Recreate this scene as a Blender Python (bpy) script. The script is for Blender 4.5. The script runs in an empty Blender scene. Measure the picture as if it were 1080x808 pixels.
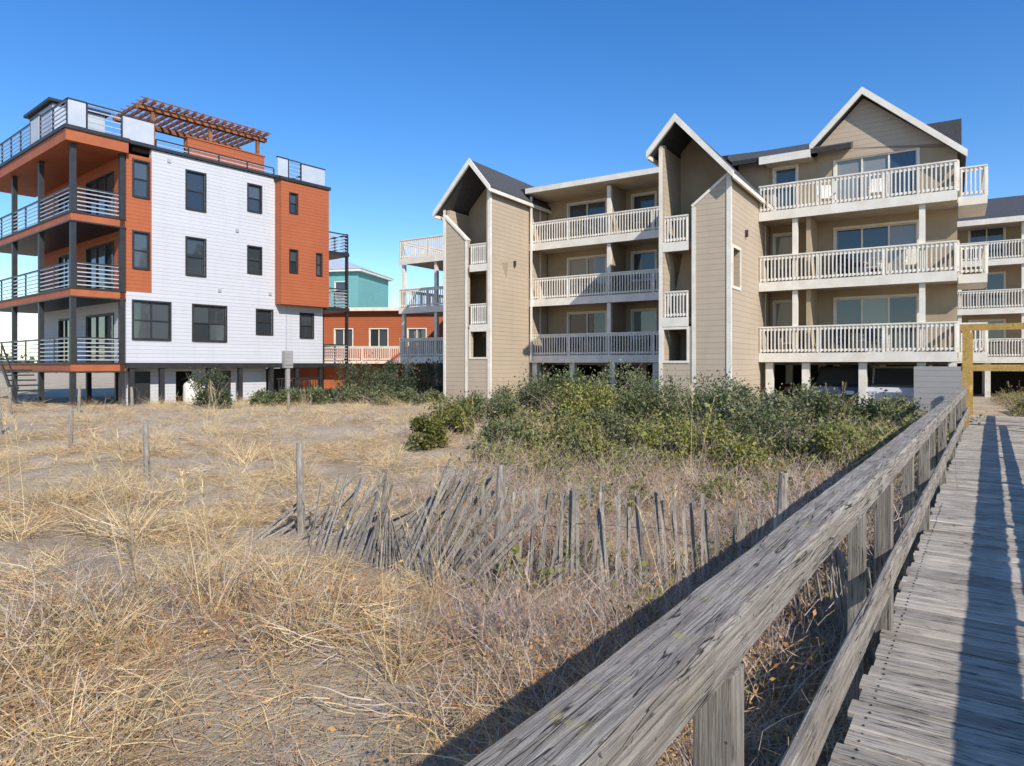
import bpy, math, random
import numpy as np
from mathutils import Vector, noise, Matrix
random.seed(7)
sc=bpy.context.scene
R=random.random
def U(a,b): return a+(b-a)*random.random()

# ------------------------------------------------------------ materials
def new_mat(name):
    m=bpy.data.materials.new(name); m.use_nodes=True
    nt=m.node_tree; b=nt.nodes['Principled BSDF']
    return m,nt,b
def N(nt,t,**k):
    n=nt.nodes.new(t)
    for a,v in k.items(): setattr(n,a,v)
    return n
def mixc(nt,f,a,b,blend='MIX'):
    n=N(nt,'ShaderNodeMix',data_type='RGBA',blend_type=blend)
    for s,v in ((0,f),(6,a),(7,b)):
        if hasattr(v,'is_output'): nt.links.new(v,n.inputs[s])
        elif s==0: n.inputs[0].default_value=v
        else: n.inputs[s].default_value=(*v,1) if len(v)==3 else v
    return n.outputs[2]
def math_(nt,op,a,b=None,c=None,clamp=False):
    n=N(nt,'ShaderNodeMath',operation=op,use_clamp=clamp)
    for i,v in enumerate((a,b,c)):
        if v is None: continue
        if hasattr(v,'is_output'): nt.links.new(v,n.inputs[i])
        else: n.inputs[i].default_value=v
    return n.outputs[0]
def noise_(nt,vec,scale,detail=5,rough=.6):
    n=N(nt,'ShaderNodeTexNoise'); n.inputs['Scale'].default_value=scale
    n.inputs['Detail'].default_value=detail; n.inputs['Roughness'].default_value=rough
    nt.links.new(vec,n.inputs['Vector']); return n.outputs[0]
def ramp_(nt,fac,a,b):
    n=N(nt,'ShaderNodeMapRange'); n.inputs[1].default_value=a; n.inputs[2].default_value=b
    nt.links.new(fac,n.inputs[0]); return n.outputs[0]
def coords(nt,stretch=(1,1,1),world=False):
    if world:
        g=N(nt,'ShaderNodeNewGeometry'); src=g.outputs['Position']
    else:
        t=N(nt,'ShaderNodeTexCoord'); src=t.outputs['Object']
    m=N(nt,'ShaderNodeMapping'); m.inputs['Scale'].default_value=stretch
    nt.links.new(src,m.inputs['Vector']); return m.outputs[0]
def mat(name,c1,c2=None,scale=3,rough=.8,bump=0,bscale=60,island=0,objrand=0,stretch=(1,1,1),metal=0,transl=0,lo=.35,hi=.65,hue=None):
    m,nt,b=new_mat(name)
    if c2 is None: c2=tuple(x*.8 for x in c1)
    v=coords(nt,stretch)
    col=mixc(nt,ramp_(nt,noise_(nt,v,scale),lo,hi),c1,c2)
    if island:
        g=N(nt,'ShaderNodeNewGeometry'); r=g.outputs['Random Per Island']
        k=math_(nt,'MULTIPLY_ADD',r,2*island,1-island)
        cc=N(nt,'ShaderNodeCombineColor'); [nt.links.new(k,cc.inputs[i]) for i in range(3)]
        col=mixc(nt,1,col,cc.outputs[0],'MULTIPLY')
        if hue:
            r2=math_(nt,'FRACT',math_(nt,'MULTIPLY',r,7.31))
            col=mixc(nt,math_(nt,'MULTIPLY',math_(nt,'POWER',r2,2.0),.9),col,hue)
    if objrand:
        o=N(nt,'ShaderNodeObjectInfo')
        k=math_(nt,'MULTIPLY_ADD',o.outputs['Random'],2*objrand,1-objrand)
        cc=N(nt,'ShaderNodeCombineColor'); [nt.links.new(k,cc.inputs[i]) for i in range(3)]
        col=mixc(nt,1,col,cc.outputs[0],'MULTIPLY')
    nt.links.new(col,b.inputs['Base Color'])
    b.inputs['Roughness'].default_value=rough; b.inputs['Metallic'].default_value=metal
    if bump:
        bn=N(nt,'ShaderNodeBump'); bn.inputs['Strength'].default_value=bump; bn.inputs['Distance'].default_value=.01
        nt.links.new(noise_(nt,v,bscale),bn.inputs['Height']); nt.links.new(bn.outputs[0],b.inputs['Normal'])
    if transl:
        tr=N(nt,'ShaderNodeBsdfTranslucent'); nt.links.new(col,tr.inputs[0])
        mx=N(nt,'ShaderNodeMixShader'); mx.inputs[0].default_value=transl
        nt.links.new(b.outputs[0],mx.inputs[1]); nt.links.new(tr.outputs[0],mx.inputs[2])
        nt.links.new(mx.outputs[0],nt.nodes['Material Output'].inputs[0])
    return m
def siding(name,c,pitch=.19,var=.12):
    m,nt,b=new_mat(name)
    v=coords(nt); s=N(nt,'ShaderNodeSeparateXYZ'); nt.links.new(v,s.inputs[0])
    q=math_(nt,'MULTIPLY',s.outputs[2],1/pitch); f=math_(nt,'FRACT',q)
    row=math_(nt,'FLOOR',q)
    wn=N(nt,'ShaderNodeTexWhiteNoise',noise_dimensions='1D'); nt.links.new(row,wn.inputs['W'])
    base=mixc(nt,ramp_(nt,noise_(nt,v,.7,6,.7),.3,.7),c,tuple(x*(1-var) for x in c))
    base=mixc(nt,math_(nt,'MULTIPLY',wn.outputs[0],.10),base,tuple(x*.6 for x in c))
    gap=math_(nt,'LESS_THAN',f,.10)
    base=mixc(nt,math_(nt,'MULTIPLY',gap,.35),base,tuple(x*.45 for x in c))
    v2=coords(nt,(1,1,.12))
    base=mixc(nt,math_(nt,'MULTIPLY',ramp_(nt,noise_(nt,v2,2.2,6,.7),.5,.8),.2),base,tuple(x*.55 for x in c))
    nt.links.new(base,b.inputs['Base Color']); b.inputs['Roughness'].default_value=.75
    bn=N(nt,'ShaderNodeBump'); bn.inputs['Strength'].default_value=.7; bn.inputs['Distance'].default_value=.02
    nt.links.new(math_(nt,'SUBTRACT',1,f),bn.inputs['Height']); nt.links.new(bn.outputs[0],b.inputs['Normal'])
    return m
def glass(name,c=(.03,.045,.06),curtain=True):
    m,nt,b=new_mat(name)
    g=N(nt,'ShaderNodeNewGeometry'); r=g.outputs['Random Per Island']
    v=coords(nt)
    base=mixc(nt,math_(nt,'MULTIPLY',r,.7),c,(.10,.12,.13))
    if curtain:
        k=math_(nt,'MULTIPLY',math_(nt,'GREATER_THAN',r,.7),.6)
        base=mixc(nt,k,base,(.34,.34,.30))
    nt.links.new(base,b.inputs['Base Color']); b.inputs['Roughness'].default_value=.04
    b.inputs['IOR'].default_value=1.8
    bn=N(nt,'ShaderNodeBump'); bn.inputs['Strength'].default_value=.05; bn.inputs['Distance'].default_value=.05
    nt.links.new(noise_(nt,v,1.3,2),bn.inputs['Height']); nt.links.new(bn.outputs[0],b.inputs['Normal'])
    return m
def wood(name,c1,c2,grain=(1.2,40,40),island=.2,lichen=0,crack=.6):
    """grain: smallest component = direction of the fibres"""
    m,nt,b=new_mat(name)
    t=N(nt,'ShaderNodeTexCoord'); g=N(nt,'ShaderNodeNewGeometry'); r=g.outputs['Random Per Island']
    cx=N(nt,'ShaderNodeCombineXYZ'); 
    for i in range(3): nt.links.new(math_(nt,'MULTIPLY',r,37.0+i*11),cx.inputs[i])
    va=N(nt,'ShaderNodeVectorMath',operation='ADD'); nt.links.new(t.outputs['Object'],va.inputs[0]); nt.links.new(cx.outputs[0],va.inputs[1])
    lo=min(grain)
    def lay(kc,kl,det=8,ro=.7):
        mp=N(nt,'ShaderNodeMapping'); mp.inputs['Scale'].default_value=tuple(x*kl if x==lo else x*kc for x in grain)
        nt.links.new(va.outputs[0],mp.inputs[0]); return noise_(nt,mp.outputs[0],1,det,ro)
    g1=lay(1,1); g2=lay(3.6,1.7,6,.75); g3=lay(.55,.45,3,.5); g4=lay(1.4,.9,3,.5)
    blot=noise_(nt,va.outputs[0],2.2,6,.65)
    col=mixc(nt,ramp_(nt,g1,.36,.64),c1,c2)
    col=mixc(nt,math_(nt,'MULTIPLY',ramp_(nt,g2,.44,.60),.65),col,tuple(x*.45 for x in c2))
    col=mixc(nt,math_(nt,'MULTIPLY',ramp_(nt,blot,.42,.7),.45),col,tuple(x*.62 for x in c2))
    a3=math_(nt,'ABSOLUTE',math_(nt,'SUBTRACT',g3,.5)); a4=math_(nt,'ABSOLUTE',math_(nt,'SUBTRACT',g4,.52))
    ck=math_(nt,'MAXIMUM',ramp_(nt,a3,.012,.004),math_(nt,'MULTIPLY',ramp_(nt,a4,.010,.003),.7))
    msk=ramp_(nt,noise_(nt,va.outputs[0],3.5,3,.5),.40,.50)
    ck=math_(nt,'MULTIPLY',ck,msk,clamp=True)
    col=mixc(nt,math_(nt,'MULTIPLY',ck,crack,clamp=True),col,(.02,.016,.012))
    k=math_(nt,'MULTIPLY_ADD',r,2*island,1-island)
    cc=N(nt,'ShaderNodeCombineColor'); [nt.links.new(k,cc.inputs[i]) for i in range(3)]
    col=mixc(nt,1,col,cc.outputs[0],'MULTIPLY')
    if lichen:
        ln=noise_(nt,va.outputs[0],7,9,.8)
        pt=noise_(nt,va.outputs[0],1.1,2,.5)
        f=math_(nt,'MULTIPLY',ramp_(nt,ln,.56,.62),ramp_(nt,pt,.48,.60),clamp=True)
        col=mixc(nt,math_(nt,'MULTIPLY',f,lichen,clamp=True),col,(.42,.37,.14))
        sp=noise_(nt,va.outputs[0],38,2,.5)
        col=mixc(nt,math_(nt,'MULTIPLY',ramp_(nt,sp,.70,.74),.8,clamp=True),col,(.04,.035,.03))
    nt.links.new(col,b.inputs['Base Color']); b.inputs['Roughness'].default_value=.9
    bn=N(nt,'ShaderNodeBump'); bn.inputs['Strength'].default_value=1; bn.inputs['Distance'].default_value=.008
    h=math_(nt,'SUBTRACT',math_(nt,'MULTIPLY_ADD',g2,-.7,g1),ck)
    nt.links.new(h,bn.inputs['Height']); nt.links.new(bn.outputs[0],b.inputs['Normal'])
    return m

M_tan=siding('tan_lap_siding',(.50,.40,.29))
M_tanwall=mat('tan_stucco',(.42,.33,.225),(.35,.27,.17),.8,.85)
M_trim=mat('white_trim_paint',(.82,.77,.67),(.70,.64,.54),2.2,.6,.2)
M_tancol=mat('beige_soffit',(.50,.42,.32),(.42,.35,.25),1.5,.8)
M_slate=mat('asphalt_shingle_roof',(.085,.085,.09),(.045,.045,.05),9,.9,.5,30,stretch=(1,1,3))
M_glass=glass('window_glass')
M_glassd=glass('dark_window_glass',(.02,.025,.03),False)
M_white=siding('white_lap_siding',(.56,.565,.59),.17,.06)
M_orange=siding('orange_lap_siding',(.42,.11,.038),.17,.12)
M_orangep=mat('orange_fascia_paint',(.42,.12,.042),(.34,.09,.032),1.5,.65)
M_black=mat('black_painted_steel',(.022,.022,.024),(.035,.034,.033),3,.45)
M_railg=mat('brushed_steel_rail',(.55,.57,.60),(.42,.44,.47),4,.35,metal=.3)
M_panel=mat('pale_grey_panel',(.50,.54,.60),(.42,.46,.52),1.2,.55)
M_cedar=wood('cedar_pergola_wood',(.42,.18,.085),(.30,.11,.05),(2,20,20),.15)
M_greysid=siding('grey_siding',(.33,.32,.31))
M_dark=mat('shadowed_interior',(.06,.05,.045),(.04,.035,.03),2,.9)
M_wood=wood('weathered_rail_wood',(.54,.475,.39),(.27,.225,.18),(2.4,50,50),.12,.75,.95)
M_post=wood('weathered_post_wood',(.44,.39,.32),(.25,.21,.17),(45,45,2.0),.15,.2,.9)
M_plank=wood('weathered_plank_wood',(.68,.59,.47),(.44,.37,.29),(50,1.8,50),.22,0,.85)
M_fence=wood('grey_fence_wood',(.50,.44,.36),(.31,.265,.215),(30,30,3),.3)
M_yellow=wood('new_pine_wood',(.66,.42,.12),(.55,.33,.09),(3,15,15),.1,0,.2)

# ------------------------------------------------------------ mesh helper
class Acc:
    def __init__(s): s.v=[]; s.f=[]; s.mi=[]
    def poly(s,vs,fs,mi=0):
        o=len(s.v); s.v+= [tuple(p) for p in vs]; s.f+=[tuple(o+i for i in f) for f in fs]; s.mi+=[mi]*len(fs)
    def box(s,x0,x1,y0,y1,z0,z1,mi=0):
        s.poly([(x0,y0,z0),(x1,y0,z0),(x1,y1,z0),(x0,y1,z0),(x0,y0,z1),(x1,y0,z1),(x1,y1,z1),(x0,y1,z1)],
               [(0,3,2,1),(4,5,6,7),(0,1,5,4),(1,2,6,5),(2,3,7,6),(3,0,4,7)],mi)
    def prism_xz(s,pts,y0,y1,mi=0):
        n=len(pts)
        s.poly([(x,y0,z) for x,z in pts]+[(x,y1,z) for x,z in pts],
               [tuple(range(n)),tuple(range(2*n-1,n-1,-1))]+[(i,i+n,(i+1)%n+n,(i+1)%n) for i in range(n)],mi)
    def prism_yz(s,pts,x0,x1,mi=0):
        n=len(pts)
        s.poly([(x0,y,z) for y,z in pts]+[(x1,y,z) for y,z in pts],
               [tuple(range(n)),tuple(range(2*n-1,n-1,-1))]+[(i,i+n,(i+1)%n+n,(i+1)%n) for i in range(n)],mi)
    def beam(s,p,q,w,h,mi=0,up=(0,0,1),taper=1):
        p=Vector(p);q=Vector(q);d=(q-p).normalized();u=Vector(up)
        if abs(d.dot(u))>.95: u=Vector((0,1,0))
        a=d.cross(u).normalized(); c=a.cross(d).normalized()
        vs=[]
        for P,k in ((p,1),(q,taper)):
            for i,j in ((-1,-1),(1,-1),(1,1),(-1,1)): vs.append(P+a*(i*w*k/2)+c*(j*h*k/2))
        s.poly(vs,[(0,1,2,3),(7,6,5,4),(0,4,5,1),(1,5,6,2),(2,6,7,3),(3,7,4,0)],mi)
    def cyl(s,p,q,r,n=12,mi=0,r2=None):
        p=Vector(p);q=Vector(q);d=(q-p).normalized();u=Vector((0,0,1)) if abs(d.z)<.9 else Vector((1,0,0))
        a=d.cross(u).normalized(); c=a.cross(d); r2=r if r2 is None else r2
        vs=[P+a*(rr*math.cos(2*math.pi*i/n))+c*(rr*math.sin(2*math.pi*i/n)) for P,rr in((p,r),(q,r2)) for i in range(n)]
        s.poly(vs,[tuple(range(n)),tuple(range(2*n-1,n-1,-1))]+[(i,i+n,(i+1)%n+n,(i+1)%n) for i in range(n)],mi)
    def build(s,name,mats,parent=None,fix=True,smooth=False,link=True,bevel=0):
        if not s.v: return None
        me=bpy.data.meshes.new(name); me.from_pydata(s.v,[],s.f)
        if not isinstance(mats,(list,tuple)): mats=[mats]
        for m in mats: me.materials.append(m)
        if len(mats)>1: me.polygons.foreach_set('material_index',s.mi)
        if fix:
            import bmesh
            b=bmesh.new(); b.from_mesh(me); bmesh.ops.recalc_face_normals(b,faces=b.faces); b.to_mesh(me); b.free()
        if smooth: me.polygons.foreach_set('use_smooth',[True]*len(me.polygons))
        me.update()
        o=bpy.data.objects.new(name,me)
        if link: sc.collection.objects.link(o)
        if parent: o.parent=parent
        if bevel:
            md=o.modifiers.new('bevel','BEVEL'); md.width=bevel; md.segments=2; md.limit_method='ANGLE'
        return o
def empty(name,loc,rz=0):
    e=bpy.data.objects.new(name,None); sc.collection.objects.link(e)
    e.location=loc; e.rotation_euler=(0,0,rz); e.empty_display_size=.5; return e
def wall(acc,a0,a1,z0,z1,c,th,ops,axis='x',mi=0):
    xs=sorted({a0,a1,*[o[0] for o in ops],*[o[1] for o in ops]}); xs=[x for x in xs if a0<=x<=a1]
    zs=sorted({z0,z1,*[o[2] for o in ops],*[o[3] for o in ops]}); zs=[z for z in zs if z0<=z<=z1]
    lo,hi=min(c,c+th),max(c,c+th)
    for j in range(len(zs)-1):
        run=None
        for i in range(len(xs)-1):
            mx=(xs[i]+xs[i+1])/2; mz=(zs[j]+zs[j+1])/2
            hole=any(o[0]<mx<o[1] and o[2]<mz<o[3] for o in ops)
            if not hole: run=(run[0],xs[i+1]) if run else (xs[i],xs[i+1])
            if hole or i==len(xs)-2:
                if run:
                    if axis=='x': acc.box(run[0],run[1],lo,hi,zs[j],zs[j+1],mi)
                    else: acc.box(lo,hi,run[0],run[1],zs[j],zs[j+1],mi)
                run=None
def window(F,G,a0,a1,z0,z1,c,sgn=1,axis='x',mull=1,hz=True,fw=.07,proud=.03):
    def b(A,p0,p1,q0,q1,d0,d1):
        lo,hi=sorted((c+sgn*d0,c+sgn*d1))
        if axis=='x': A.box(p0,p1,lo,hi,q0,q1)
        else: A.box(lo,hi,p0,p1,q0,q1)
    b(F,a0-fw,a0,z0-fw,z1+fw,-proud,.06); b(F,a1,a1+fw,z0-fw,z1+fw,-proud,.06)
    b(F,a0,a1,z1,z1+fw,-proud,.06); b(F,a0,a1,z0-fw,z0,-proud-.02,.06)
    s=.035
    b(F,a0,a0+s,z0,z1,.03,.1); b(F,a1-s,a1,z0,z1,.03,.1); b(F,a0+s,a1-s,z0,z0+s,.03,.1); b(F,a0+s,a1-s,z1-s,z1,.03,.1)
    n=mull
    for i in range(n):
        p0=a0+(a1-a0)*i/n; p1=a0+(a1-a0)*(i+1)/n
        if i: b(F,p0-.03,p0+.03,z0+s,z1-s,.03,.1)
        if hz:
            m=(z0+z1)/2; b(F,p0+.035,p1-.035,m-.025,m+.025,.04,.1)
            b(G,p0+.03,p1-.03,z0+.02,m,.085,.105); b(G,p0+.03,p1-.03,m+.001,z1-.02,.085,.105)
        else: b(G,p0+.03,p1-.03,z0+.02,z1-.02,.085,.105)
def pickets(T,a0,a1,c,zf,axis='x',h=1.03,sp=.135,w=.045):
    def b(p0,p1,d0,d1,q0,q1):
        if axis=='x': T.box(p0,p1,c+d0,c+d1,q0,q1)
        else: T.box(c+d0,c+d1,p0,p1,q0,q1)
    b(a0,a1,-.06,.06,zf+h-.05,zf+h); b(a0,a1,-.02,.025,zf+h-.16,zf+h-.052); b(a0,a1,-.02,.025,zf+.08,zf+.16)
    n=int((a1-a0)/sp); 
    for i in range(n+1):
        p=a0+(a1-a0)*(i+.5)/(n+1)+U(-.006,.006); b(p-w/2,p+w/2,-.045,-.021,zf+.05,zf+h-.055)
    m=max(1,round((a1-a0)/2.1))
    for i in range(m+1):
        p=a0+.045+(a1-a0-.09)*i/m; b(p-.045,p+.045,-.018,.07,zf+.001,zf+h-.052)

# ------------------------------------------------------------ ground
def sm(a,b,x):
    t=min(1,max(0,(x-a)/(b-a))); return t*t*(3-2*t)
def gz(x,y):
    d=math.hypot(x,y)
    n=noise.noise(Vector((x*.18,y*.18,1)))*.22+noise.noise(Vector((x*.6,y*.6,5)))*.12+noise.noise(Vector((x*2.1,y*2.1,9)))*.04
    fade=1-sm(22,32,y)
    return -2.42+.62*sm(12,26,y)+n*fade*(1-sm(60,90,d))
def axis_(lo,hi,step,far,k=22):
    a=list(np.arange(lo,hi+1e-6,step)); 
    g=[step*1.35**i for i in range(1,k)]
    r=[];c=hi
    for s in g: c+=s; r.append(c)
    l=[];c=lo
    for s in g: c-=s; l.append(c)
    return [-far]+[q for q in l[::-1] if q>-far]+a+[q for q in r if q<far]+[far]
xs=axis_(-30,30,.25,3000); ys=axis_(-4,40,.25,3000)
gv=[(x,y,gz(x,y)) for y in ys for x in xs]; nx=len(xs)
gf=[(j*nx+i,j*nx+i+1,(j+1)*nx+i+1,(j+1)*nx+i) for j in range(len(ys)-1) for i in range(nx-1)]
me=bpy.data.meshes.new('ground'); me.from_pydata(gv,[],gf); me.polygons.foreach_set('use_smooth',[True]*len(gf))
ground=bpy.data.objects.new('ground',me); sc.collection.objects.link(ground)
m,nt,b=new_mat('dune_sand_and_litter')
v=coords(nt,world=True)
big=noise_(nt,v,.45,5,.6); mid=noise_(nt,v,2.3,8,.7); fine=noise_(nt,v,30,6,.7); fine2=noise_(nt,v,9,8,.75)
col=mixc(nt,ramp_(nt,mid,.3,.7),(.68,.57,.42),(.54,.42,.28))
col=mixc(nt,math_(nt,'MULTIPLY',ramp_(nt,fine2,.52,.62),.5),col,(.40,.26,.14))
col=mixc(nt,math_(nt,'MULTIPLY',ramp_(nt,fine,.50,.66),.65),col,(.28,.18,.10))
col=mixc(nt,math_(nt,'MULTIPLY',ramp_(nt,big,.46,.60),.45),col,(.36,.23,.12))
nt.links.new(col,b.inputs['Base Color']); b.inputs['Roughness'].default_value=.95
bn=N(nt,'ShaderNodeBump'); bn.inputs['Strength'].default_value=1; bn.inputs['Distance'].default_value=.05
nt.links.new(math_(nt,'ADD',fine,math_(nt,'ADD',mid,fine2)),bn.inputs['Height']); nt.links.new(bn.outputs[0],b.inputs['Normal'])
me.materials.append(m)

# ------------------------------------------------------------ white + orange house
WA=math.radians(50.5)
H=empty('white_and_orange_beach_house',(-18.3,28.3,0),WA)
Aw,Ao,Ob,Bk,Rl,Pn,Gl,Dk=[Acc() for _ in range(8)]
TOP=9.87; F=[.1,3.25,6.4]
w1=[(2.45,4.02,1.17,2.83),(5.11,6.7,1.17,2.83),(8.36,9.2,1.6,2.8),(10.9,11.66,1.5,2.75)]
wall(Aw,2.15,12.3,.1,3.25,0,.25,w1)
w2=[(4.8,5.66,4.26,5.97),(7.89,8.57,4.67,5.97),(4.8,5.66,7.36,9.1),(7.89,8.57,7.8,9.1)]
wall(Aw,3.22,12.3,3.25,9.72,0,.25,w2)
wo=[(2.46,3.08,4.32,5.89),(2.46,3.08,7.5,9.06)]
wall(Ao,2.15,3.22,3.25,9.3,-.01,.26,wo)
for o in w1: window(Bk,Gl,*o,0,mull=2 if o[1]-o[0]>1 else 1)
for o in w2: window(Bk,Gl,*o,0)
for o in wo: window(Bk,Gl,*o,-.01)
wb=[(9.87,10.3,4.85,6.0),(9.87,10.3,7.95,8.95),(11.5,11.8,4.85,6.0)]
wall(Ao,9.37,12.28,3.15,9.55,-.6,.2,wb)
for o in wb: window(Bk,Gl,*o,-.6,fw=.05)
Ao.box(9.37,9.57,-.4,0,3.15,9.55); Ao.box(12.08,12.28,-.4,0,3.15,9.55)
Ao.box(9.57,12.08,-.4,0,3.15,3.3); Ao.box(9.57,12.08,-.4,0,9.4,9.55)
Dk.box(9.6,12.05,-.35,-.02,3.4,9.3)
Bk.box(9.3,12.36,-.68,0,9.56,9.72)
Ao.box(12.05,12.3,.25,11,.1,9.7); Aw.box(2.15,12.05,10.75,11,.1,9.7)
Bk.box(2.2,12.5,-.12,11.2,9.74,TOP)
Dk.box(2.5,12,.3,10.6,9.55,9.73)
d1=[(1.4,4.6,F[0]+.05,F[0]+2.2),(6.2,8.4,F[0]+.05,F[0]+2.2)]
wall(Aw,.25,11,.1,3.25,2.15,.25,d1,'y')
d2=[(1.4,4.6,F[1]+.05,F[1]+2.3),(6.2,8.4,F[1]+.05,F[1]+2.3),(1.4,4.6,F[2]+.05,F[2]+2.3),(6.2,8.4,F[2]+.05,F[2]+2.3)]
wall(Ao,.25,11,3.25,9.25,2.15,.25,d2,'y')
for o in d1+d2: window(Bk,Gl,*o,2.15,1,'y',mull=3,hz=False)
for z in F:
    Ob.box(0,2.14,0,12,z-.36,z-.06); Bk.box(-.04,2.14,-.04,12.04,z-.058,z); Bk.box(-.02,2.14,-.02,12.02,z-.42,z-.362)
Ob.box(-.25,2.15,-.25,12.2,9.25,9.72); Bk.box(-.32,2.19,-.32,12.3,9.722,TOP)
for p in ((.12,.12),(.12,4.1),(.12,8),(.12,11.8),(2.0,.1)):
    Bk.box(p[0]-.1,p[0]+.1,p[1]-.1,p[1]+.1,-1.9,9.25)
def hrail(p0,p1,z,h=1.05,n=6):
    p0=Vector((*p0,0));p1=Vector((*p1,0))
    for i in range(n):
        zz=z+.12+(h-.16)*i/(n-1); Rl.beam(p0+Vector((0,0,zz)),p1+Vector((0,0,zz)),.03,.05)
    Bk.beam(p0+Vector((0,0,z+h)),p1+Vector((0,0,z+h)),.07,.05)
    L=(p1-p0).length; m=max(1,round(L/1.6))
    for i in range(m+1):
        q=p0.lerp(p1,i/m); Bk.box(q.x-.03,q.x+.03,q.y-.03,q.y+.03,z,z+h-.03)
for z in F:
    hrail((.22,.06),(1.9,.06),z); 
    for a,bb in ((.24,4.0),(4.2,7.9),(8.1,11.7)): hrail((.06,a),(.06,bb),z)
for z in F:
    Bk.box(12.3,14.1,0,2.6,z-.2,z); hrail((12.4,.06),(14,.06),z); hrail((14.04,.1),(14.04,2.5),z)
for p in ((14,.12),(14,2.5)): Bk.box(p[0]-.07,p[0]+.07,p[1]-.07,p[1]+.07,-1.9,7.5)
def panel(x0,x1,y0,y1,z0,z1):
    Pn.box(x0,x1,y0,y1,z0+.04,z1-.05)
    Bk.box(x0-.03,x1+.03,y0-.03,y1+.03,z1-.05,z1); Bk.box(x0-.02,x1+.02,y0-.02,y1+.02,z0,z0+.04)
panel(-.15,.5,-.2,-.12,TOP,11.0); hrail((.55,-.16),(1.9,-.16),TOP,1.1,5); panel(2.0,3.3,-.05,.03,TOP,10.95)
hrail((3.4,0),(9.3,0),TOP,.35,2)
panel(9.5,10.1,-.05,.03,TOP,10.9); hrail((10.15,0),(10.9,0),TOP,1.0,5); panel(10.95,12.4,-.05,.03,TOP,10.85)
hrail((12.4,.1),(12.4,6),TOP,1.0,5)
hrail((-.16,-.1),(-.16,3.2),TOP,1.1,6); panel(-.2,-.12,3.3,4.4,TOP,11.1); hrail((-.16,4.5),(-.16,11.8),TOP,1.1,6)
panel(.6,2.8,4.2,4.3,TOP,12.1); panel(.6,.7,4.35,7.5,TOP,12.1); Bk.box(.4,3,4.0,7.7,12.12,12.24)
Cd=Acc()
Ao.box(5.5,9.6,1.4,1.6,TOP,11.15); Ob.box(5.45,9.65,1.36,1.64,11.152,11.22)
for x in (4.0,6.8,9.4):
    for y in (1.75,4.4): Cd.box(x-.08,x+.08,y-.08,y+.08,TOP,12.2)
for y in (1.75,4.4): Cd.box(3.3,9.9,y-.13,y-.085,12.05,12.27); Cd.box(3.3,9.9,y+.085,y+.13,12.05,12.27)
for i in range(17):
    x=3.5+i*.385; Cd.box(x-.03,x+.03,1.1,5.1,12.273,12.43)
for i in range(7): y=1.3+i*.58; Cd.box(3.3,9.95,y-.02,y+.02,12.433,12.48)
Bk.box(2.1,12.4,-.06,.2,-.14,.095)
UG=Acc(); wall(UG,2.5,9.4,-1.9,-.16,.9,.2,[(4.7,5.6,-1.85,-.3)])
for x in (2.4,3.7,5.9,7.5,9.2,10.7,12.2):
    Bk.box(x-.1,x+.1,.0,.2,-1.95,-.15); Bk.box(x-.1,x+.1,5,5.2,-1.95,-.15)
for x0,x1 in ((2.7,3.5),(6.6,7.4)): Bk.box(x0,x1,.82,.898,-1.9,-.3)
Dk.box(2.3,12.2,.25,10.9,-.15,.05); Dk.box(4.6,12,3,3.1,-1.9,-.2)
for x in np.arange(9.6,12.1,.16): Bk.box(x,x+.05,.02,.05,-1.7,-.75)
Bk.box(9.5,12.1,.0,.07,-.75,-.69)
for x,z in ((6.3,3.55),(7.2,6.6),(3.9,9.3),(9.0,3.6)): Rl.box(x,x+.16,-.05,-.001,z,z+.16)
Rl.box(10.0,10.03,-.04,-.001,.75,3.1)
gb=Acc(); gb.box(9.75,10.25,-.3,-.07,-.15,.75); gb.box(9.9,10.1,-.25,-.1,-1.5,-.15); gb.box(9.8,10.2,-.34,-.302,0,.6)
PT=empty('propane_tank',(-18.3,28.3,0),WA); tk=Acc(); 
for i in range(8):
    a0=i/8*math.pi/2;a1=(i+1)/8*math.pi/2
    tk.cyl((4.7,-.7,-1.0+.28*math.sin(a0)),(4.7,-.7,-1.0+.28*math.sin(a1)),.36*math.cos(a0)+1e-3,16,0,.36*math.cos(a1)+1e-3)
tk.cyl((4.7,-.7,-1.85),(4.7,-.7,-1.0),.36,16); tk.cyl((4.7,-.7,-.75),(4.7,-.7,-.6),.08,8)
for i in range(8): Bk.box(-1.3,-.25,2+i*.28,2.3+i*.28,-1.8+i*.22,-1.74+i*.22)
Bk.beam((-1.3,2,-1.0),(-1.3,4.3,.9),.05,.08); Bk.beam((-1.3,2,-1.85),(-1.3,4.3,-.05),.06,.2)
Aw.build('white_siding_walls',M_white,H); Ao.build('orange_siding_walls',M_orange,H); Ob.build('orange_fascia_slabs',M_orangep,H)
Bk.build('black_frames_and_posts',M_black,H); Rl.build('steel_balcony_rails',M_railg,H); Pn.build('roof_deck_panels',M_panel,H)
Gl.build('window_panes',M_glassd,H); Dk.build('interior',M_dark,H); Cd.build('roof_pergola',M_cedar,H)
UG.build('ground_level_wall',M_white,H); gb.build('electric_meter_box',M_greysid,H); tk.build('tank_body',M_trim,PT)

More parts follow.
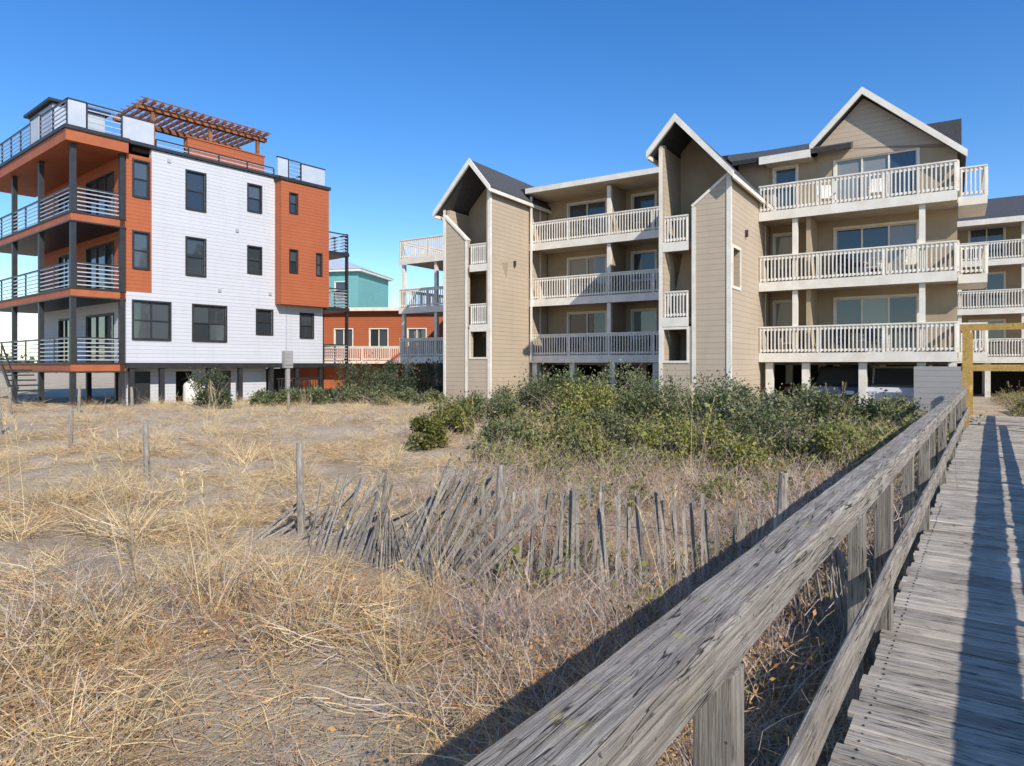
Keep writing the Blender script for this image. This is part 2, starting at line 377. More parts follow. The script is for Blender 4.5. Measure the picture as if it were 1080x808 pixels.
# ------------------------------------------------------------ condominium
UA=math.radians(-33)
def section(T,W,S,Fm,G,x0,x1,yr,yw,floors,eave,ops,cols,rails=True):
    allops=[]
    for z in floors:
        for o in ops: allops.append((o[0],o[1],z+o[2],z+o[3],o[4]))
    wall(W,x0,x1,floors[0]-.3,eave,yw,.2,[o[:4] for o in allops])
    for o in allops: window(Fm,G,*o[:4],yw,mull=o[4],hz=False,fw=.09)
    for k,z in enumerate(floors):
        T.box(x0+.002,x1-.002,yr-.02,yr+.03,z-.32,z+.02)
        S.box(x0+.004,x1-.004,yr+.032,yw-.002,z-.22,z)
        if rails: pickets(T,x0,x1,yr+.06,z)
        nz=floors[k+1]-.33 if k+1<len(floors) else None
        for c in cols:
            if nz: T.box(c-.09,c+.09,yr+.1,yr+.28,z+.001,nz)
def condo_parts(): return [Acc() for _ in range(7)]
C=empty('tan_beach_condominium',(.825,33,0),UA)
Si,W,T,S,Rf,G,Dk=condo_parts(); FL=[.43,3.13,5.82]
opsL=[(1.2,3.2,.05,2.1,2),(4.6,5.7,.85,2.1,1),(6.6,8.2,.05,2.1,2)]
section(T,W,S,T,G,0.0,8.4,0,1.8,FL,8.35,opsL,[4.16],)
T.box(4.07,4.25,.1,.28,FL[2]+.001,8.1)
W.box(4.1,4.25,.3,1.79,FL[0],8.17)
S.box(0,8.43,-.25,1.8,8.18,8.28); T.box(-.0,8.43,-.36,-.28,8.20,8.44)
Rf.prism_yz([(-.34,8.45),(6,10.3),(12.3,8.45),(12.3,8.3),(-.27,8.3)],-3.4,9.6)
Rf.prism_yz([(2.2,8.3),(6,9.6),(12.3,8.3),(12.3,8.2),(2.2,8.15)],-6.1,-3.42)
Rf.prism_yz([(6.02,10.3),(12.3,8.45),(12.3,8.3),(6.02,8.3)],9.62,17.5)
Si.box(-6,17.1,11.8,12,.1,8.2); Si.box(-6.2,-6,2.0,12,.1,8.1)
T.box(.12,.2,-.1,-.02,.2,8.1); T.box(8.2,8.28,-.1,-.02,.2,8.1)
section(T,W,S,T,G,-6.0,-2.62,0,1.8,FL,8.2,[(-5.4,-4.2,.05,2.1,2)],[-5.9],rails=False)
for z in FL:
    pickets(T,-8.4,-2.62,.06,z); pickets(T,0.1,5,-8.35,z,'y'); T.box(-8.4,-6.0,-.02,.03,z-.32,z+.02); S.box(-8.4,-6.01,.035,5,z-.22,z)
for z in FL[:2]:
    for p in ((-8.2,.2),(-8.2,4.6)): T.box(p[0]-.09,p[0]+.09,p[1]-.09,p[1]+.09,z+.001,z+2.37)
opsR=[(11.15,11.95,.05,2.1,1),(13.4,16.1,.05,2.1,3)]
section(T,W,S,T,G,10.95,17.34,-1.0,.9,FL,7.92,opsR,[12.24,16.33,])
Si.box(17.14,17.34,1.105,11.8,.1,7.6)
W.box(12.6,12.75,-.7,.89,FL[0],FL[2]-.25)
for z in FL: pickets(T,-.9,1.2,17.33,z,'y')
for z in FL: T.box(17.37,18.2,.2,2.6,z-.3,z); pickets(T,17.4,18.2,.25,z); pickets(T,.3,2.6,18.15,z,'y')
T.box(10.7,12.6,.12,.2,8.0,8.3); S.box(10.9,12.6,.2,.9,8.0,8.1)
W.box(10.95,12.75,.905,1.1,7.92,8.2)
Rf.prism_yz([(.14,8.31),(6,10.3),(6,10.05),(.2,8.14)],9.62,14)
W.box(9.7,10.94,.86,1.1,6,8.3)
Si.prism_xz([(12.75,7.93),(12.75,8.45),(14.35,10.12),(17.1,7.8),(17.1,7.93)],.86,.899)
Si.prism_xz([(12.76,7.921),(12.76,8.5),(14.35,10.15),(16.95,7.921)],.9,1.1)
Rf.prism_xz([(12.55,8.56),(14.35,10.38),(17.6,7.5),(17.6,7.34),(14.35,10.2),(12.55,8.4)],.5,7)
T.prism_xz([(12.52,8.57),(14.35,10.42),(17.64,7.51),(17.64,7.25),(14.35,10.15),(12.52,8.29)],.42,.498)
def tower(x0,x1,yf,yb,xs_,openleft,prof,sl0,sl1,rails_,opz,sidewin=None,zb=-2.1):
    xl,zl,xp,zp,xr,zr=prof
    t=.2
    def roofz(x): 
        return zl+(zp-zl)*(x-xl)/(xp-xl) if x<xp else zp+(zr-zp)*(x-xp)/(xr-xp)
    zL=roofz(x0)-.17; zR=roofz(x1)-.17
    Si.box(x0,x0+t,yf+.21,yb,zb,zL)
    wall(Si,yf+.21,yb,zb,zR,x1,-t,[sidewin] if sidewin else [],'y')
    if sidewin:
        y0,y1,z0,z1=sidewin
        T.box(x1,x1+.03,y0-.1,y0,z0-.1,z1+.1);T.box(x1,x1+.03,y1,y1+.1,z0-.1,z1+.1)
        T.box(x1,x1+.03,y0,y1,z1,z1+.1);T.box(x1,x1+.03,y0,y1,z0-.1,z0)
    sx0,sx1=(xs_,x1) if openleft else (x0,xs_)
    za,zc=(sl0,sl1) if openleft else (sl1,sl0)
    Si.prism_xz([(sx0,zb),(sx1,zb),(sx1,zc),(sx0,za)],yf,yf+.2)
    T.beam((sx0,yf+.1,za+.04),(sx1,yf+.1,zc+.04),.28,.09,up=(0,0,1))
    for x in (x0,x1-.12,sx0 if openleft else sx1-.12):
        top=min(roofz(x+.06)-.25, 99)
        if x in (sx0,sx1-.12) and (x!=x0 and x!=x1-.12): top=min(top,sl0)
        T.box(x,x+.12,yf-.03,yf-.001,zb,top)
    T.box(x1+.001,x1+.03,yf-.03,yf+.1,zb,zR); T.box(x1+.001,x1+.025,yb-.75,yb-.65,zb,zR)
    ox0,ox1=(x0,xs_) if openleft else (xs_,x1)
    wall(Si,ox0,ox1,zb,opz[1]+.1,yf,.2,[(ox0+.18,ox1-.18,opz[0],opz[1])])
    T.box(ox0+.1,ox0+.18,yf-.025,yf-.001,opz[0]-.08,opz[1]+.08);T.box(ox1-.18,ox1-.1,yf-.025,yf-.001,opz[0]-.08,opz[1]+.08)
    T.box(ox0+.18,ox1-.18,yf-.025,yf-.001,opz[1],opz[1]+.08);T.box(ox0+.18,ox1-.18,yf-.025,yf-.001,opz[0]-.08,opz[0])
    for k,z in enumerate(rails_):
        T.box(ox0+.13,ox1-.13,yf-.02,yf+.03,z-.3,z+.02); S.box(x0+t,x1-t,yf+.205,yb-1.2,z-.2,z)
        pickets(T,ox0+.14,ox1-.14,yf+.07,z,h=.95,sp=.12)
    W.box(x0+t,x1-t,yf+1.7,yf+1.85,zb,min(zL,zR)-.05)
    W.prism_xz([(x0+t,min(zL,zR)-.05),(x1-t,min(zL,zR)-.05),(x1-t,roofz(x1-t)-.17),(xp,zp-.2),(x0+t,roofz(x0+t)-.17)],yf+1.7,yf+1.85)
    W.beam((ox1-.1,yf+.9,rails_[0]+.2),(ox0+.2,yf+1.5,rails_[1]-.5),.8,.2)
    e=ox0 if openleft else ox1-.2
    Si.box(e,e+.2,yf,yf+.2,opz[1]+.1,roofz(e+.1)-.2)
    Rf.prism_xz([(xl,zl),(xp,zp),(xr,zr),(xr,zr-.14),(xp,zp-.17),(xl,zl-.14)],yf-.3,yb+2.5)
    T.prism_xz([(xl-.03,zl),(xp,zp+.04),(xr+.03,zr),(xr+.03,zr-.24),(xp,zp-.24),(xl-.03,zl-.24)],yf-.4,yf-.302)
    T.box(xr-.03,xr+.05,yf-.3,yb+1.0,zr-.25,zr-.1) ; T.box(xl-.05,xl+.03,yf-.3,yb+1.0,zl-.25,zl-.1)
    Dk.box(x1+.001,x1+.10,yf+1.9,yf+2.0,4.6,4.85)
tower(8.44,10.94,-4.9,.85,9.63,True,(8.14,7.55,9.15,8.66,11.12,6.42),5.45,6.45,[4.3,1.65],(.15,1.25),(-4.6,-3.7,2.7,4.0))
tower(-2.62,0,-3.3,1.75,-1.25,False,(-2.92,7.05,-.88,9.17,.2,7.85),5.6,6.9,[4.5,1.8],(.35,1.5))
P=Acc()
for x in list(np.arange(-8,8.4,2.05)):
    for y in (.3,4,8): P.box(x-.13,x+.13,y-.13,y+.13,-2.2,FL[0]-.33 if (x>-6 or y<5) else 0)
for x in (11.3,12.6,14.5,16.3,17.2):
    for y in (-.7,3,7,11): P.box(x-.13,x+.13,y-.13,y+.13,-2.2,FL[0]-.34)
S.box(-6,17.3,1.81,11.7,.0,.12)
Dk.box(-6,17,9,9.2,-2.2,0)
E=Acc(); E.prism_xz([(16.1,-2.2),(17.6,-2.2),(17.6,-.05),(16.1,-.05)],-1.3,-1.2); E.box(17.5,17.6,-1.2,3,-2.2,-.05)
Si.build('siding_walls',M_tan,C); W.build('balcony_back_walls',M_tanwall,C); T.build('white_trim_and_railings',M_trim,C)
S.build('balcony_slabs_and_soffits',M_tancol,C); Rf.build('shingle_roofs',M_slate,C); G.build('window_panes',M_glass,C)
Dk.build('underside_wall_and_lamps',M_dark,C); P.build('pilings',M_trim,C); E.build('stair_enclosure',M_greysid,C)

C2=empty('tan_condominium_block',(25.2,38.6,0),UA)
Si,W,T,S,Rf,G,Dk=condo_parts()
section(T,W,S,T,G,-1.2,16,0,1.7,FL,7.95,[(.6,2.2,.05,2.1,2),(3.6,4.6,.8,2.1,1),(6.4,8,.05,2.1,2),(10,12,.05,2.1,2)],[.1,3.0,5.6,8.8,12])
T.box(-1.3,16.1,-.36,-.28,7.75,8.05); S.box(-1.2,16,-.25,1.7,7.8,7.9)
Rf.prism_yz([(-.34,8.06),(5.5,10.3),(11.3,8.06),(11.3,7.9),(-.27,7.92)],-1.5,16.3)
for x in (3.0,5.6,8.8,12): T.box(x-.09,x+.09,.1,.28,FL[2],7.8)
Si.box(-1.2,-1,1.9,11,-2,7.95); Si.box(15.8,16,1.9,11,-2,7.95); Si.box(-1,15.8,10.8,11,-2,7.95)
for x in np.arange(-1,16,2.4):
    for y in (.3,5): T.box(x-.13,x+.13,y-.13,y+.13,-2.2,FL[0]-.33)
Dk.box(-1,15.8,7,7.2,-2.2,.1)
Si.build('siding_walls',M_tan,C2); W.build('balcony_back_walls',M_tanwall,C2); T.build('white_trim_and_railings',M_trim,C2)
S.build('balcony_slabs',M_tancol,C2); Rf.build('shingle_roof',M_slate,C2); G.build('window_panes',M_glass,C2); Dk.build('underside_wall',M_dark,C2)

O=empty('orange_low_motel',(-16.5,50,0),math.radians(-4))
a,t,g=Acc(),Acc(),Acc()
ops=[(x,x+1.3,1.3,2.6) for x in (1.2,3.6,6.2,9.0,11.8)]
wall(a,0,14,-2,3.9,0,.25,ops); a.box(0,.25,.25,8,-2,3.9); a.box(13.75,14,.25,8,-2,3.9)
for o in ops: window(t,g,*o,0,mull=2,hz=False)
t.box(-.4,14.4,-.5,8.4,3.9,4.15); t.box(0,14,-1.4,0,.1,.3)
pickets(t,0,14,-1.35,.3)
a.build('orange_walls',M_orange,O); t.build('white_roof_and_trim',M_trim,O); g.build('window_panes',M_glassd,O)
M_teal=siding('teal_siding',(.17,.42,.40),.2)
TE=empty('teal_beach_house',(-20.5,62,0),math.radians(-12))
a,t,g,r=Acc(),Acc(),Acc(),Acc()
ops=[(1.2,2.0,3.0,4.4),(4.6,5.6,3.0,4.4),(1.2,2.0,6,7.4),(4.8,5.8,6,7.4)]
wall(a,0,7,-2,8.3,0,.25,ops); a.box(0,.25,.25,7,-2,8.3); a.box(6.75,7,.25,7,-2,8.3)
for o in ops: window(t,g,*o,0)
t.box(-.4,7.4,-.4,7.4,8.3,8.5)
r.poly([(-.45,-.45,8.5),(7.45,-.45,8.5),(7.45,7.45,8.5),(-.45,7.45,8.5),(3.5,3.5,10.1)],[(0,1,4),(1,2,4),(2,3,4),(3,0,4),(3,2,1,0)])
a.build('teal_walls',M_teal,TE); t.build('white_trim',M_trim,TE); g.build('window_panes',M_glassd,TE); r.build('hip_roof',M_panel,TE)

# ------------------------------------------------------------ boardwalk
BA=math.radians(55)
BW=empty('wooden_boardwalk',(0,0,0),BA)
DZ=-1.55
pl=Acc(); x=-3.0
nails=Acc()
while x<25.5:
    w=U(.130,.142); a0=.5+U(-.015,.025); a1=-1.1+U(-.02,.012); zz=DZ+U(-.006,.005); tl=U(-.004,.004); sk_=U(-.003,.003)
    n=6; vs=[];c=.007
    ys_=[a1+(a0-a1)*i/n for i in range(n+1)]
    for i,y in enumerate(ys_):
        dz=U(-.002,.002); e1=U(-.0025,.0025)+sk_*i/n; e2=U(-.0025,.0025)
        vs+=[(x+e1,y,zz-.038),(x+w+e2,y,zz-.038),(x+w+e2,y,zz-c+tl+dz),(x+w-c+e2,y,zz+tl+dz),(x+c+e1,y,zz+dz),(x+e1,y,zz-c+dz)]
    fs=[tuple(range(6)),tuple(n*6+5-k for k in range(6))]
    for i in range(n):
        for k in range(6): fs.append((i*6+k,i*6+(k+1)%6,(i+1)*6+(k+1)%6,(i+1)*6+k))
    pl.poly(vs,fs)
    if x<9:
        for yy in (.44,-.3,-1.04):
            for q in (.03,w-.03): nails.cyl((x+q+U(-.006,.006),yy+U(-.012,.012),zz-.004),(x+q,yy,zz+.005),.005,6)
    x+=w+U(.009,.016)
pl.build('deck_planks',M_plank,BW); nails.build('nail_heads',M_black,BW)
bm_=Acc(); js=Acc()
for y in (.44,-.3,-1.04): js.box(-3,25.5,y-.02,y+.02,DZ-.24,DZ-.045)
px_=[1.57+3*k for k in range(-1,8)]
for X in px_:
    for y in (.515,-1.15):
        bm_.box(X-.045,X+.045,y-.047,y+.047,-2.8,-.695 if y>0 else -.668)
    js.box(X+.047,X+.087,-1.04,.5,DZ-.44,DZ-.245)
    bm_.box(X-.30,X-.21,.578,.665,-2.8,-.76)
def railbeam(A,y0,y1,z0,z1,xa,xb,seg=.12,j=.003):
    n=int((xb-xa)/seg); c=.010; vs=[]
    for i in range(n+1):
        X=xa+(xb-xa)*i/n
        a=noise.noise(Vector((X*1.3,y0*9,z0*7)))*j*1.5; b_=noise.noise(Vector((X*5,y0*9+4,z0*7)))*j
        prof=[(y0+c,z0),(y1-c,z0),(y1,z0+c),(y1,z1-c),(y1-c,z1),(y0+c,z1),(y0,z1-c),(y0,z0+c)]
        for k,(yy,zz) in enumerate(prof): vs.append((X,yy+a+b_*((k%3)-1),zz+b_+noise.noise(Vector((X*6,k*3.1,z0)))*j*.8))
    fs=[tuple(range(8)),tuple(n*8+7-k for k in range(8))]
    for i in range(n):
        for k in range(8): fs.append((i*8+k,i*8+(k+1)%8,(i+1)*8+(k+1)%8,(i+1)*8+k))
    A.poly(vs,fs)
cap=Acc()
joints=[-2.9,4.6,10.57,16.57,21.0]
for s in range(4):
    railbeam(cap,.455,.60,-.612,-.55,joints[s]+.004,joints[s+1]-.004,.08,.004)
    railbeam(cap,.47,.575,-.69,-.618,joints[s]+.004,joints[s+1]-.004)
    railbeam(cap,-1.215,-1.075,-.665,-.55,joints[s]+.004,joints[s+1]-.004)
    railbeam(cap,.425,.466,-1.20,-1.06,joints[s]+.004,joints[s+1]-.004,.3)
    railbeam(cap,-1.10,-1.06,-.94,-.82,joints[s]+.004,joints[s+1]-.004,.3)
cap.build('handrails',M_wood,BW); bm_.build('posts',M_post,BW,bevel=.006); js.build('joists',M_wood,BW)
YF=empty('new_pine_handrail_frame',(0,0,0),BA)
y=Acc()
for X,yy in ((20.6,.5),(20.6,-1.15),(25.4,.5),(25.4,-1.15)): y.box(X-.07,X+.07,yy-.07,yy+.07,-2.4,1.0)
for z in (.86,-.15): 
    y.box(20.55,20.59-.0,-4.5,.6,z,z+.16); 
y.box(20.67,25.3,.44,.48,-.75,-.6); y.box(20.67,25.3,.44,.48,-.2,-.05); y.box(20.67,25.3,-1.1,-1.06,-.75,-.6)
y.box(20.4,25.5,.57,.61,.84,1.0)
y.build('frame_timbers',M_yellow,YF)

# ------------------------------------------------------------ fences and posts
def post(name,x,y,h=1.2,r=.06,lean=(0,0)):
    A=Acc(); g=gz(x,y); n=9; rings=7; vs=[]
    for k in range(rings):
        t=k/(rings-1); rr=r*(1-.12*t)*(1 if k<rings-1 else .8)
        for i in range(n):
            a=2*math.pi*i/n; q=rr*(1+.12*noise.noise(Vector((i*1.7,t*3,x))))
            vs.append((q*math.cos(a)+lean[0]*t*h,q*math.sin(a)+lean[1]*t*h,-.3+t*(h+.3)+ (U(-.012,.012) if k==rings-1 else 0)))
    fs=[tuple(range(n-1,-1,-1)),tuple(range((rings-1)*n,rings*n))]
    for k in range(rings-1):
        for i in range(n): fs.append((k*n+i,k*n+(i+1)%n,(k+1)*n+(i+1)%n,(k+1)*n+i))
    A.poly(vs,fs); o=A.build(name,M_fence); o.location=(x,y,g); return o
for x,y,h in ((-3.05,9.9,1.35),(-.14,7.5,1.42),(2.75,7.0,1.4),(-7.1,13.3,1.2),(-11.4,17.6,1.15),(-15,20,1.0),(-18,24.5,1.0),(-16.2,25.5,1),(-15,27,.9),(-8.5,26,.8),(-2.2,22,.8),(-13,20.5,.3)):
    post('fence_post',x,y,h,lean=(U(-.04,.04),U(-.03,.03)))
FSEG=[]
def sandfence(name,p0,p1,leanf,h=1.0,sp=.083,miss=.04):
    A=Acc(); p0=Vector(p0);p1=Vector(p1);L=(p1-p0).length; d=(p1-p0)/L; n=int(L/sp); nn=Vector((-d.y,d.x))
    FSEG.append((p0,p1)); tops=[]
    for i in range(n+1):
        s=i*sp; p=p0+d*s+nn*(.12*math.sin(s*1.7)+.05*math.sin(s*4.1)); g=gz(p.x,p.y)
        if R()<miss: continue
        la,lb=leanf(s/L); la+=U(-.08,.08); lb+=U(-.07,.07)
        hh=h*U(.9,1.05) if R()>.08 else h*U(.5,.85)
        dirv=Vector((d.x*math.sin(la)+nn.x*math.sin(lb),d.y*math.sin(la)+nn.y*math.sin(lb),1))
        dirv.z=math.sqrt(max(.05,1-math.sin(la)**2-math.sin(lb)**2)); dirv.normalize()
        b0=Vector((p.x,p.y,g-.03)); A.beam(b0,b0+dirv*hh,U(.030,.040),.010,up=(nn.x,nn.y,0)); 
        tops.append((b0+dirv*.3,b0+dirv*.75))
    W_=Acc()
    for i in range(len(tops)-1):
        for k in (0,1):
            if (tops[i+1][k]-tops[i][k]).length<.4: W_.cyl(tops[i][k],tops[i+1][k],.003,4)
    o=A.build(name,M_fence); w=W_.build('fence_wire',M_black,o); return o
sandfence('slatted_sand_fence',(-.3,7.5),(2.85,6.6),lambda t:(.06*math.sin(t*9),.1+.1*math.sin(t*5)),1.16,.068)
sandfence('slatted_sand_fence',(-3.0,9.6),(-.45,7.5),lambda t:(.55+.3*math.sin(t*7),.35+.25*math.sin(t*4)),1.38,.046)
sandfence('slatted_sand_fence',(-2.6,8.8),(-.8,7.4),lambda t:(-.5+.45*math.sin(t*6),.6),1.25,.06)
sandfence('slatted_sand_fence',(2.85,6.6),(2.7,4.6),lambda t:(.1*math.sin(t*7),-.15),1.0)
sandfence('slatted_sand_fence',(-3.7,9.3),(-3.0,9.8),lambda t:(1.0,.5),1.1,.10)

# ------------------------------------------------------------ vegetation sources
M_straw=mat('dry_straw',(.68,.50,.25),(.53,.36,.16),6,.7,island=.38,objrand=.25,transl=.2,hue=(.76,.65,.42))
M_rust=mat('rusty_dry_stems',(.46,.24,.125),(.33,.16,.08),6,.8,island=.4,objrand=.25,hue=(.60,.38,.18))
M_twig=mat('grey_brown_twigs',(.43,.32,.255),(.29,.195,.15),6,.85,island=.35,objrand=.2,hue=(.58,.49,.41))
M_dleaf=mat('dead_leaf',(.38,.19,.075),(.28,.12,.045),5,.75,island=.4,objrand=.2,hue=(.54,.34,.09))
M_yg=mat('yellow_green_leaf',(.20,.215,.05),(.13,.155,.04),5,.6,island=.45,objrand=.25,transl=.2,hue=(.36,.30,.07))
M_green=mat('shrub_leaf',(.125,.155,.06),(.075,.10,.04),4,.55,island=.5,transl=.2,hue=(.25,.25,.10))
M_sage=mat('sage_leaf',(.16,.185,.09),(.10,.125,.055),4,.6,island=.45,transl=.15,hue=(.30,.29,.14))
M_dgreen=mat('dark_shrub_leaf',(.055,.085,.034),(.035,.06,.025),4,.55,island=.45,transl=.1,hue=(.10,.12,.045))
M_bark=mat('shrub_bark',(.28,.22,.17),(.16,.12,.09),8,.9)
def rdir(zlo,zhi):
    a=U(0,2*math.pi); z=U(zlo,zhi); r=math.sqrt(max(0,1-z*z)); return Vector((r*math.cos(a),r*math.sin(a),z))
def stem(A,p,d,L,segs,w,wob,droop,mi=0,leaves=0,lmi=0,ls=.02,branch=0):
    d=d.copy(); side=d.cross(rdir(-1,1)).normalized(); vs=[];p=p.copy()
    for k in range(segs+1):
        ww=w*(1-.75*k/segs)/2; vs+=[p-side*ww,p+side*ww]
        if k==segs: break
        p=p+d*(L/segs); d=(d+Vector((U(-wob,wob),U(-wob,wob),U(-wob,wob)-droop))).normalized()
        if branch and k>0 and R()<branch: stem(A,p,(d+rdir(-.3,1)*.8).normalized(),L*U(.25,.5),2,w*.7,wob,droop,mi,leaves,lmi,ls)
        if leaves and R()<leaves: leaf(A,p,ls*U(.6,1.4),lmi)
    A.poly(vs,[(2*k,2*k+1,2*k+3,2*k+2) for k in range(segs)],mi)
    return p,d
def leaf(A,p,s,mi,d=None):
    d=d or rdir(-.6,1); sd=d.cross(rdir(-1,1)).normalized(); 
    A.poly([p,p+d*s*.5+sd*s*.3,p+d*s,p+d*s*.5-sd*s*.3],[(0,1,2,3)],mi)
def src(col,name,fn,mats):
    A=Acc(); fn(A); o=A.build(name,mats,fix=False,link=False); col.objects.link(o)
def scatter(name,pts,col):
    me=bpy.data.meshes.new(name); me.from_pydata([p[0] for p in pts],[],[])
    o=bpy.data.objects.new(name,me); sc.collection.objects.link(o)
    a=me.attributes.new('rot','FLOAT_VECTOR','POINT'); a.data.foreach_set('vector',[c for p in pts for c in p[1]])
    a=me.attributes.new('scl','FLOAT','POINT'); a.data.foreach_set('value',[p[2] for p in pts])
    a=me.attributes.new('idx','INT','POINT'); a.data.foreach_set('value',[p[3] for p in pts])
    ng=bpy.data.node_groups.new(name+'_gn','GeometryNodeTree')
    ng.interface.new_socket('Geometry',in_out='INPUT',socket_type='NodeSocketGeometry')
    ng.interface.new_socket('Geometry',in_out='OUTPUT',socket_type='NodeSocketGeometry')
    gi=ng.nodes.new('NodeGroupInput'); go=ng.nodes.new('NodeGroupOutput')
    ip=ng.nodes.new('GeometryNodeInstanceOnPoints'); ci=ng.nodes.new('GeometryNodeCollectionInfo')
    ci.inputs['Collection'].default_value=col; ci.inputs['Separate Children'].default_value=True; ci.inputs['Reset Children'].default_value=True
    def att(nm,ty):
        n=ng.nodes.new('GeometryNodeInputNamedAttribute'); n.data_type=ty; n.inputs['Name'].default_value=nm
        return [q for q in n.outputs if q.enabled and q.name=='Attribute'][0]
    L=ng.links.new
    L(gi.outputs[0],ip.inputs['Points']); L(ci.outputs[0],ip.inputs['Instance']); ip.inputs['Pick Instance'].default_value=True
    L(att('idx','INT'),ip.inputs['Instance Index']); L(att('rot','FLOAT_VECTOR'),ip.inputs['Rotation']); L(att('scl','FLOAT'),ip.inputs['Scale'])
    L(ip.outputs[0],go.inputs[0])
    md=o.modifiers.new('scatter','NODES'); md.node_group=ng; return o
VC=bpy.data.collections.new('dune_vegetation_tufts')
def f_straw(A,n=48,h=(.25,.6),sp=.13,w=.0075,up=(.45,1),dr=.16):
    for i in range(n):
        a=U(0,6.28);r=sp*math.sqrt(R()); stem(A,Vector((r*math.cos(a),r*math.sin(a),-.03)),(rdir(*up)+Vector((math.cos(a),math.sin(a),0))*.3).normalized(),U(*h),3,w,.1,dr*1.3)
def f_mat(A,n=46):
    for i in range(n):
        a=U(0,6.28);r=.35*math.sqrt(R()); stem(A,Vector((r*math.cos(a),r*math.sin(a),U(.0,.12))),rdir(-.05,.35),U(.2,.5),3,.0075,.22,.04,0 if R()<.6 else 1)
def f_twig(A,n=26,l=.0):
    for i in range(n):
        a=U(0,6.28);r=.28*math.sqrt(R()); stem(A,Vector((r*math.cos(a),r*math.sin(a),-.02)),rdir(.15,1),U(.3,.7),5,.008,.38,.05,0,l,1,.035,.55)
def f_rust(A,n=28):
    for i in range(n):
        a=U(0,6.28);r=.3*math.sqrt(R()); stem(A,Vector((r*math.cos(a),r*math.sin(a),-.02)),rdir(.1,.9),U(.2,.5),4,.0075,.33,.08,0 if R()<.7 else 2,.3,1,.03,.45)
def f_yg(A,n=26):
    for i in range(n):
        a=U(0,6.28);r=.28*math.sqrt(R()); stem(A,Vector((r*math.cos(a),r*math.sin(a),-.02)),rdir(.3,1),U(.25,.55),5,.008,.25,.03,0,.8,1,.055,.5)
def f_tall(A,n=5):
    for i in range(n):
        a=U(0,6.28);r=.1*R(); d=rdir(.93,1); L=U(.9,1.5); p=Vector((r*math.cos(a),r*math.sin(a),-.03))
        e,dd=stem(A,p,d,L,6,.008,.03,.012)
        for k in range(14): stem(A,e-dd*(.02*k),(rdir(-.4,.6)*.6+dd).normalized(),U(.04,.08),2,.009,.2,.25)
    f_straw(A,25,(.3,.7),.08)
def f_litter(A,n=50):
    for i in range(n): 
        a=U(0,6.28);r=.45*math.sqrt(R()); leaf(A,Vector((r*math.cos(a),r*math.sin(a),U(.005,.05))),U(.015,.03),0,rdir(-.1,.4))
        if i%2==0: stem(A,Vector((r*math.cos(a),r*math.sin(a),.02)),rdir(-.02,.2),U(.1,.3),3,.005,.3,.02,1)
src(VC,'a0_straw_tuft',f_straw,[M_straw]); src(VC,'a1_straw_tuft',lambda A:f_straw(A,60,(.2,.45),.2,.007,(.2,.95),.2),[M_straw])
src(VC,'a2_matted_straw',f_mat,[M_straw,M_twig]); src(VC,'a3_matted_straw',lambda A:f_mat(A,60),[M_straw,M_rust])
src(VC,'a4_twig_tangle',f_twig,[M_twig,M_dleaf]); src(VC,'a5_twig_tangle',lambda A:f_twig(A,28,.10),[M_twig,M_dleaf])
src(VC,'a6_rusty_scrub',f_rust,[M_rust,M_dleaf,M_straw]); src(VC,'a7_rusty_scrub',lambda A:f_rust(A,32),[M_rust,M_dleaf,M_twig])
src(VC,'a8_green_scrub',f_yg,[M_twig,M_yg]); src(VC,'a9_sea_oats',f_tall,[M_straw]); src(VC,'b0_leaf_litter',f_litter,[M_dleaf,M_straw])
cb,sb=math.cos(BA),math.sin(BA); cu,su=math.cos(UA),math.sin(UA); cw,sw=math.cos(WA),math.sin(WA)
def loc_(x,y,o,c,s): dx,dy=x-o[0],y-o[1]; return dx*c+dy*s,-dx*s+dy*c
def pick(w):
    t=R()*sum(a for a,_ in w)
    for a,k in w:
        t-=a
        if t<=0: return k
    return w[-1][1]
def fdist(x,y):
    p=Vector((x,y)); best=9
    for a,b in FSEG[:3]:
        d=b-a; t=max(0,min(1,(p-a).dot(d)/d.length_squared)); q=p-(a+d*t)
        best=min(best,q.length)
    return best
pts=[]
def nz(x,y,s,o): return noise.noise(Vector((x*s,y*s,o)))
